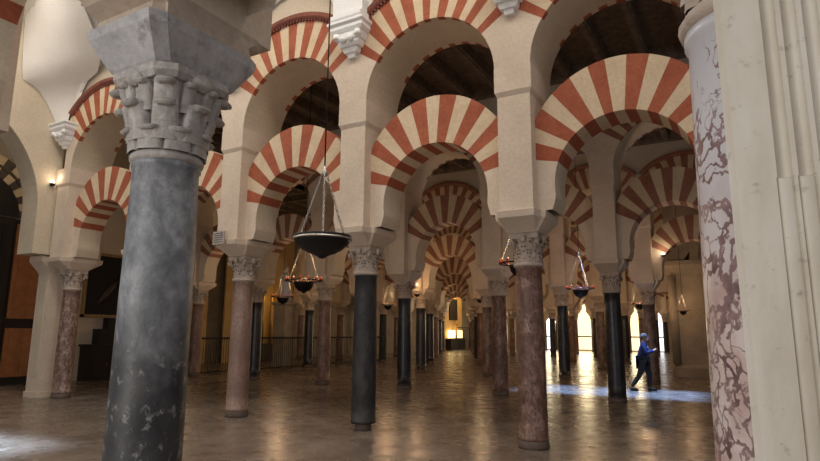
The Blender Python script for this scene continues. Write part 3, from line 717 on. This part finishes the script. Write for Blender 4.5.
# ------------------------------------------------------------------ fluted pilaster close to the camera
PX0, PX1, PYF, PYB = 0.0, .57, 1.48, 1.73
t = empty('fluted_pilaster', (0, 0, 0)); tag(t, 'pale weathered marble pilaster with cabled fluting, close against the veined marble column', 'pilaster')
b = MB(); xs = []      # profile of the front face as a polyline in x, then extruded in z with the flutes filled below z = 2.06
flutes = [(.093 + .040 * k, .123 + .040 * k) for k in range(11)]
def prof(cab):
    p = [(PX0, PYB), (PX0, PYF + .02), (PX0 + .015, PYF)]
    for a, c in flutes:
        p.append((a - .002, PYF))
        for q in range(9):
            u = -1 + 2 * q / 8; dep = .020 * math.sqrt(max(0, 1 - u * u)) * (1 if not cab else -.25) + (0 if not cab else .006)
            p.append(((a + c) / 2 + u * (c - a) / 2, PYF + dep))
        p.append((c + .002, PYF))
    p += [(PX1, PYF), (PX1, PYB)]
    return p
zz = [(0.0, 1), (2.02, 1), (2.045, 1), (2.05, 0), (3.0, 0), (3.5, 0)]
rows = [[(x, y, z) for x, y in prof(c)] for z, c in zz]; b.grid(rows, 'weathered_white_marble', False, False)
b.box(PX0 + .001, PX1 - .001, PYF + .03, PYB, 0, 3.5, 'weathered_white_marble')
b.build('shaft', t)
b = MB(); b.box(PX0 - .06, PX1 + .06, PYF - .06, PYB, 0, .25, 'weathered_white_marble'); b.loft([[(PX0 - a, PYB, z), (PX0 - a, PYF - a, z), (PX1 + a, PYF - a, z), (PX1 + a, PYB, z)] for a, z in ((.06, .25), (.05, .31), (.02, .36))], 'weathered_white_marble'); b.build('base', t)
# ------------------------------------------------------------------ small things
b = MB(); b.box(-.16, .16, -.03, 0, 3.45, 3.72, 'grey_capital')
for k in range(5): b.box(-.13, .13, -.034, -.029, 3.49 + .045 * k, 3.505 + .045 * k, 'hole')
o = b.build('stone_tablet', None, (cx(-2) - .12, ROWY[1] - .62, 0)); tag(o, 'small grey inscribed stone tablet on the impost of the reddish brown column', 'tablet')
t = empty('iron_rod', (cx(0) - .25, ROWY[0] - .57, ZI)); tag(t, 'thin upright iron rod on the impost ledge above the big grey capital', 'rod')
b = MB(); b.tube([(0, 0, 0), (0, 0, 1.6)], .011, 'black_iron', 8); b.build('bar', t)
b = MB(); b.lathe([(.035, 0), (.035, .015)], 'black_iron', 10); b.build('foot', t)
# ------------------------------------------------------------------ hanging lamps
def lamp_meshes():
    M = {}
    b = MB(); b.lathe([(.01, -.33), (.045, -.325), (.07, -.30), (.12, -.275), (.22, -.24), (.33, -.18), (.42, -.10), (.465, -.03), (.482, .02), (.482, .05), (.465, .05), (.45, .0), (.30, -.14), (.05, -.22)], 'black_iron', 36); M['dish'] = b.mesh('dish')
    b = MB(); N = 36; b.grid([[((.478 + .018 * math.cos(2 * math.pi * q / 6)) * math.cos(2 * math.pi * k / N), (.478 + .018 * math.cos(2 * math.pi * q / 6)) * math.sin(2 * math.pi * k / N), -.005 + .018 * math.sin(2 * math.pi * q / 6)) for q in range(7)] for k in range(N + 1)], 'silver'); M['rim'] = b.mesh('rim')
    b = MB(); n = 26; p0 = Vector((.45, 0, .03)); p1 = Vector((.03, 0, 1.15))
    for k in range(n):
        c = p0.lerp(p1, (k + .5) / n); st = len(b.v)
        pts = [(.017 * math.cos(a), 0, .030 * math.sin(a)) for a in [2 * math.pi * q / 8 for q in range(9)]]
        b.tube(pts, .0075, 'silver', 5)
        b.xf(Matrix.Translation(c) @ Matrix.Rotation(-math.atan2(.42, 1.12), 4, 'Y') @ Matrix.Rotation(math.pi / 2 * (k % 2), 4, 'Z'), st)
    M['chain'] = b.mesh('chain')
    b = MB(); b.lathe([(.02, 1.08), (.06, 1.12), (.06, 1.15), (.02, 1.2), (.012, 1.26)], 'silver', 12); M['hub'] = b.mesh('hub')
    b = MB(); b.lathe([(.014, .03), (.021, .045), (.024, .09), (.020, .09), (.015, .05)], 'red_glass', 10); M['cup'] = b.mesh('candle_cup')
    b = MB(); N = 36; b.grid([[((.455 + .03 * math.cos(2 * math.pi * q / 8)) * math.cos(2 * math.pi * k / N), (.455 + .03 * math.cos(2 * math.pi * q / 8)) * math.sin(2 * math.pi * k / N), .012 + .016 * math.sin(2 * math.pi * q / 8)) for q in range(9)] for k in range(N + 1)], 'black_iron')
    for k in range(6): a = math.pi * k / 3; b.tube([(.44 * math.cos(a), .44 * math.sin(a), .01), (.2 * math.cos(a), .2 * math.sin(a), -.05)], .012, 'black_iron', 5)
    M['candle_ring'] = b.mesh('candle_ring')
    b = MB(); b.lathe([(.01, -.32), (.04, -.315), (.06, -.28), (.15, -.25), (.22, -.17), (.26, -.06), (.27, -.03), (.25, -.03), (.20, -.14), (.05, -.2)], 'black_iron', 24); M['bowl'] = b.mesh('bowl')
    b = MB(); b.lathe([(.003, .075), (.006, .085), (.005, .095), (.002, .108)], 'flame', 6); M['flame'] = b.mesh('flame')
    return M
LM = lamp_meshes()
def lamp(x, y, z, dia, top, label, ncup=12, pw=14, lit=True):
    s = dia / .96; t = empty('hanging_lamp', (x, y, z), R(12 + 17 * (x % 3))); tag(t, label, 'lamp', 'hanging oil lamps'); t.scale = (s, s, s)
    child('hub', LM['hub'], t)
    if lit: child('candle_ring', LM['candle_ring'], t); child('bowl', LM['bowl'], t)
    else: child('dish', LM['dish'], t); child('rim', LM['rim'], t)
    for k in range(3): child('chain', LM['chain'], t, (0, 0, 0), (0, 0, 2 * math.pi * k / 3 + .5))
    b = MB(); L = (top - z) / s; b.tube([(0, 0, 1.24), (0, 0, L)], .009 / s, 'black_iron', 6)
    k = 1.3
    while k < L and L < 9: b.ball((0, 0, k), .019 / s, 'black_iron', 6); k += .085 / s
    b.build('suspension_chain', t)
    for k in range(ncup):
        a = 2 * math.pi * k / ncup; c = child('candle_cup', LM['cup'], t, (.45 * math.cos(a), .45 * math.sin(a), 0))
        if lit: child('flame', LM['flame'], c)
    if lit: point('lamp_light', (x, y, z + .32), pw, (1, .62, .32), .05)
import_math = math
_cy, _sy = math.cos(YAW), math.sin(YAW)
def onY(px, py, Y):
    a, v = px - 410, py - 230.5; cr, sr = math.cos(ROLL), math.sin(ROLL); a, v = a * cr + v * sr, -a * sr + v * cr
    x = a / F_PX; v = -v / F_PX; cp, sp = math.cos(PITCH), math.sin(PITCH); y = cp - v * sp; z = sp + v * cp
    Xr = _cy * x - _sy * y; Yr = _sy * x + _cy * y; t = Y / Yr
    return Xr * t, Y, EYE + z * t
for px, py, Y, dia, top, lab, nc, pw, lit in (
    (322.5, 239, 5.5, .70, 9.9, 'large black dish lamp with silver rim hanging by silver chains in the first nave', 0, 0, False),
    (304, 281, 12.2, 1.0, CEIL, 'candle lamp with red cups just below the large black dish lamp', 14, 30, True),
    (521, 264, 12.0, .95, CEIL, 'candle lamp half hidden behind the capital of the red breccia column', 14, 30, True),
    (580.5, 289, 19.0, .92, CEIL, 'candle lamp hanging just before the black column of the second row', 14, 34, True),
    (283, 297, 19.0, .95, CEIL, 'smaller candle lamp lower beside the reddish brown column', 12, 34, True),
    (388, 305, 19.0, .6, CEIL, 'candle lamp peeping out beside the charcoal column', 10, 34, True),
    (640, 304, 25.7, .72, CEIL, 'candle lamp hanging above the person in blue', 10, 34, True),
    (683, 311, 25.0, .5, CEIL, 'little candle lamp hanging in front of the massive stone pier', 8, 20, True),
    (480, 299, 25.7, .6, CEIL, 'little candle lamp hanging beside the golden tunnel of arches', 10, 40, True),
    (417, 294, 21.0, .4, CEIL, 'little candle lamp above the black columns left of the arch tunnel', 8, 30, True),
    (567, 317, 32.5, .4, CEIL, 'tiny dark lamp low between the black columns', 6, 30, True),
    (597, 318, 32.5, .4, CEIL, 'tiny dark lamp in front of the bright courtyard door', 6, 30, True)):
    x, y, z = onY(px, py, Y); lamp(x, y, z, dia, top, lab, nc, pw, lit)
# small floodlights on the impost ledges: the warm light on the arches
def flood(loc, aim, label, pw):
    x, y, z = loc; t = empty('small_floodlight', loc); tag(t, label, 'light fixture', 'small floodlights')
    b = MB(); b.ball((0, 0, 0), .06, 'glass_bulb', 10); b.build('bulb', t)
    b = MB(); b.lathe([(.05, -.10), (.07, -.04), (.065, -.03)], 'black_iron', 10); b.tube([(0, 0, -.08), (-aim[0] * .14, -aim[1] * .14, -.08)], .02, 'black_iron', 6); b.build('housing', t)
    point('floodlight_glow', (x + aim[0] * .15, y + aim[1] * .15, z + .12), pw, (1, .8, .58), .05)
flood((XW + .44, 8.2, 5.55), (1, 0), 'small glowing floodlight fixed to the cross wall beside its arch', 2)
fx, fy, fz = onY(663, 254, ROWY[3] - .40)
flood((fx, fy, fz), (0, -1), 'small glowing floodlight fixed above a capital of the third row', 5)
# ------------------------------------------------------------------ concealed nave lights on top of imposts (upper side, behind piers)
for j in (2, 3, 4, 5, 6, 7):
    for i in range(RANGE[j][0] + 1, 1, 2):
        point('impost_light', (cx(i) + .0, ROWY[j] + .85, 3.9), 42 if j < 5 else 75, (1, .72, .48), .05)
# ------------------------------------------------------------------ person
def person():
    Xp, Yp, _ = onY(646.5, 391, 19.15); Xp, Yp = -2.72, 19.1
    # faces +X-ish (towards image right), mid-stride, holding a phone in both hands
    t = empty('person', (Xp, Yp, 0), R(8)); tag(t, 'person in blue jacket, black trousers and pale face mask, striding while holding a phone', 'person')
    J = {'pelvis': (0, 0, .92), 'waist': (0.01, 0, 1.06), 'chest': (.03, 0, 1.28), 'neck': (.05, 0, 1.43), 'head0': (.07, 0, 1.52), 'head1': (.08, 0, 1.60),
         'hipL': (0, .10, .88), 'kneeL': (.16, .10, .50), 'ankL': (.14, .10, .09), 'toeL': (.30, .11, .035),
         'hipR': (0, -.10, .88), 'kneeR': (-.10, -.10, .49), 'ankR': (-.36, -.10, .12), 'toeR': (-.22, -.11, .035),
         'shL': (.03, .17, 1.38), 'elL': (.10, .23, 1.12), 'wrL': (.32, .10, 1.20), 'haL': (.38, .07, 1.23),
         'shR': (.03, -.17, 1.38), 'elR': (.10, -.24, 1.12), 'wrR': (.31, -.12, 1.20), 'haR': (.37, -.09, 1.23)}
    RAD = {'pelvis': .145, 'waist': .13, 'chest': .145, 'neck': .055, 'head0': .07, 'head1': .088, 'hipL': .095, 'kneeL': .062, 'ankL': .042, 'toeL': .035, 'hipR': .095, 'kneeR': .062, 'ankR': .042, 'toeR': .035,
           'shL': .065, 'elL': .048, 'wrL': .03, 'haL': .028, 'shR': .065, 'elR': .048, 'wrR': .03, 'haR': .028}
    def skin(name, names, edges, mat, grow, parent, root):
        me = bpy.data.meshes.new(name); ix = {k: q for q, k in enumerate(names)}
        me.from_pydata([J[k] for k in names], [(ix[a], ix[c]) for a, c in edges], []); me.materials.append(MT[mat])
        o = bpy.data.objects.new(name, me); C.objects.link(o); o.parent = parent
        sk = o.modifiers.new('skin', 'SKIN'); sk.use_smooth_shade = True
        su = o.modifiers.new('sub', 'SUBSURF'); su.levels = 2; su.render_levels = 2
        for q, k in enumerate(names):
            r = RAD[k] * grow; me.skin_vertices[0].data[q].radius = (r, r) ; me.skin_vertices[0].data[q].use_root = (k == root)
        return o
    full = list(J); E = [('pelvis', 'waist'), ('waist', 'chest'), ('chest', 'neck'), ('neck', 'head0'), ('head0', 'head1')]
    for s in 'LR': E += [('pelvis', 'hip' + s), ('hip' + s, 'knee' + s), ('knee' + s, 'ank' + s), ('ank' + s, 'toe' + s), ('chest', 'sh' + s), ('sh' + s, 'el' + s), ('el' + s, 'wr' + s), ('wr' + s, 'ha' + s)]
    body = skin('body', full, E, 'skin', .9, t, 'pelvis')
    jn = ['pelvis', 'waist', 'chest', 'shL', 'elL', 'wrL', 'shR', 'elR', 'wrR']
    skin('jacket', jn, [('pelvis', 'waist'), ('waist', 'chest'), ('chest', 'shL'), ('shL', 'elL'), ('elL', 'wrL'), ('chest', 'shR'), ('shR', 'elR'), ('elR', 'wrR')], 'blue_jacket', 1.36, t, 'pelvis')
    tn = ['pelvis', 'hipL', 'kneeL', 'ankL', 'hipR', 'kneeR', 'ankR']
    skin('trousers', tn, [('pelvis', 'hipL'), ('hipL', 'kneeL'), ('kneeL', 'ankL'), ('pelvis', 'hipR'), ('hipR', 'kneeR'), ('kneeR', 'ankR')], 'black_trousers', 1.42, t, 'pelvis')
    for s in 'LR':
        b = MB(); a = J['ank' + s]; c = J['toe' + s]; b.tube([(a[0] - .06, a[1], .045), (a[0] + .02, a[1], .05), (c[0], c[1], .035), (c[0] + .05, c[1], .03)], [.04, .055, .045, .025], 'shoe', 10); b.build('shoe', t)
    b = MB(); b.ball((.085, 0, 1.575), .098, 'skin', 16, (1.0, .82, 1.22)); b.tube([(.17, 0, 1.59), (.195, 0, 1.565), (.175, 0, 1.55)], [.012, .018, .012], 'skin', 6)
    for y in (-.082, .082): b.ball((.08, y, 1.57), .024, 'skin', 8, (.7, .4, 1.2))
    for y in (-.032, .032): b.ball((.168, y, 1.60), .011, 'black_trousers', 6)
    b.build('face', t)
    b = MB(); b.ball((.066, 0, 1.605), .108, 'grey_hair', 16, (1.0, .88, 1.08)); b.build('hair', t)
    b = MB(); b.ball((.145, 0, 1.53), .062, 'face_mask', 12, (.8, 1.0, .95)); b.build('face_mask', t)
    b = MB(); b.tube([(.16, -.09, 1.30), (.185, 0, 1.26), (.16, .09, 1.30)], .02, 'light_trim', 6); b.tube([(.15, -.12, 1.06), (.175, 0, 1.04), (.15, .12, 1.06)], .012, 'light_trim', 6); b.build('jacket_trim', t)
    # hands: palm, four fingers, thumb on each side of the phone
    for s in (1, -1):
        b = MB(); hx, hy, hz = .37, s * .075, 1.225
        b.ball((hx, hy, hz), .045, 'skin', 10, (1.0, .55, 1.0))
        for q, ln in enumerate((.062, .072, .068, .05)):
            z = hz - .03 + .02 * q; b.tube([(hx + .02, hy, z), (hx + .05, hy - s * .006, z + .01), (hx + .058, hy - s * .035, z + .012), (hx + .05, hy - s * ln * .8, z + .01)], [.0095, .009, .0085, .007], 'skin', 6)
        b.tube([(hx - .01, hy - s * .01, hz + .02), (hx + .005, hy - s * .03, hz + .045), (hx + .015, hy - s * .045, hz + .05)], [.011, .01, .008], 'skin', 6); b.build('hand', t)
    ph = empty('mobile_phone', (0, 0, 0)); tag(ph, 'slim dark phone held up in both hands by the person in blue', 'phone')
    ph.matrix_world = Matrix.Translation((Xp, Yp, 0)) @ Matrix.Rotation(R(8), 4, 'Z') @ Matrix.Translation((.405, 0, 1.255)) @ Matrix.Rotation(R(-25), 4, 'Y')
    b = MB(); b.box(-.005, .005, -.045, .045, -.07, .09, 'black_iron'); b.build('case', ph)
    b = MB(); b.box(-.0065, -.005, -.04, .04, -.06, .08, 'statue_blue'); b.build('screen', ph)
person()
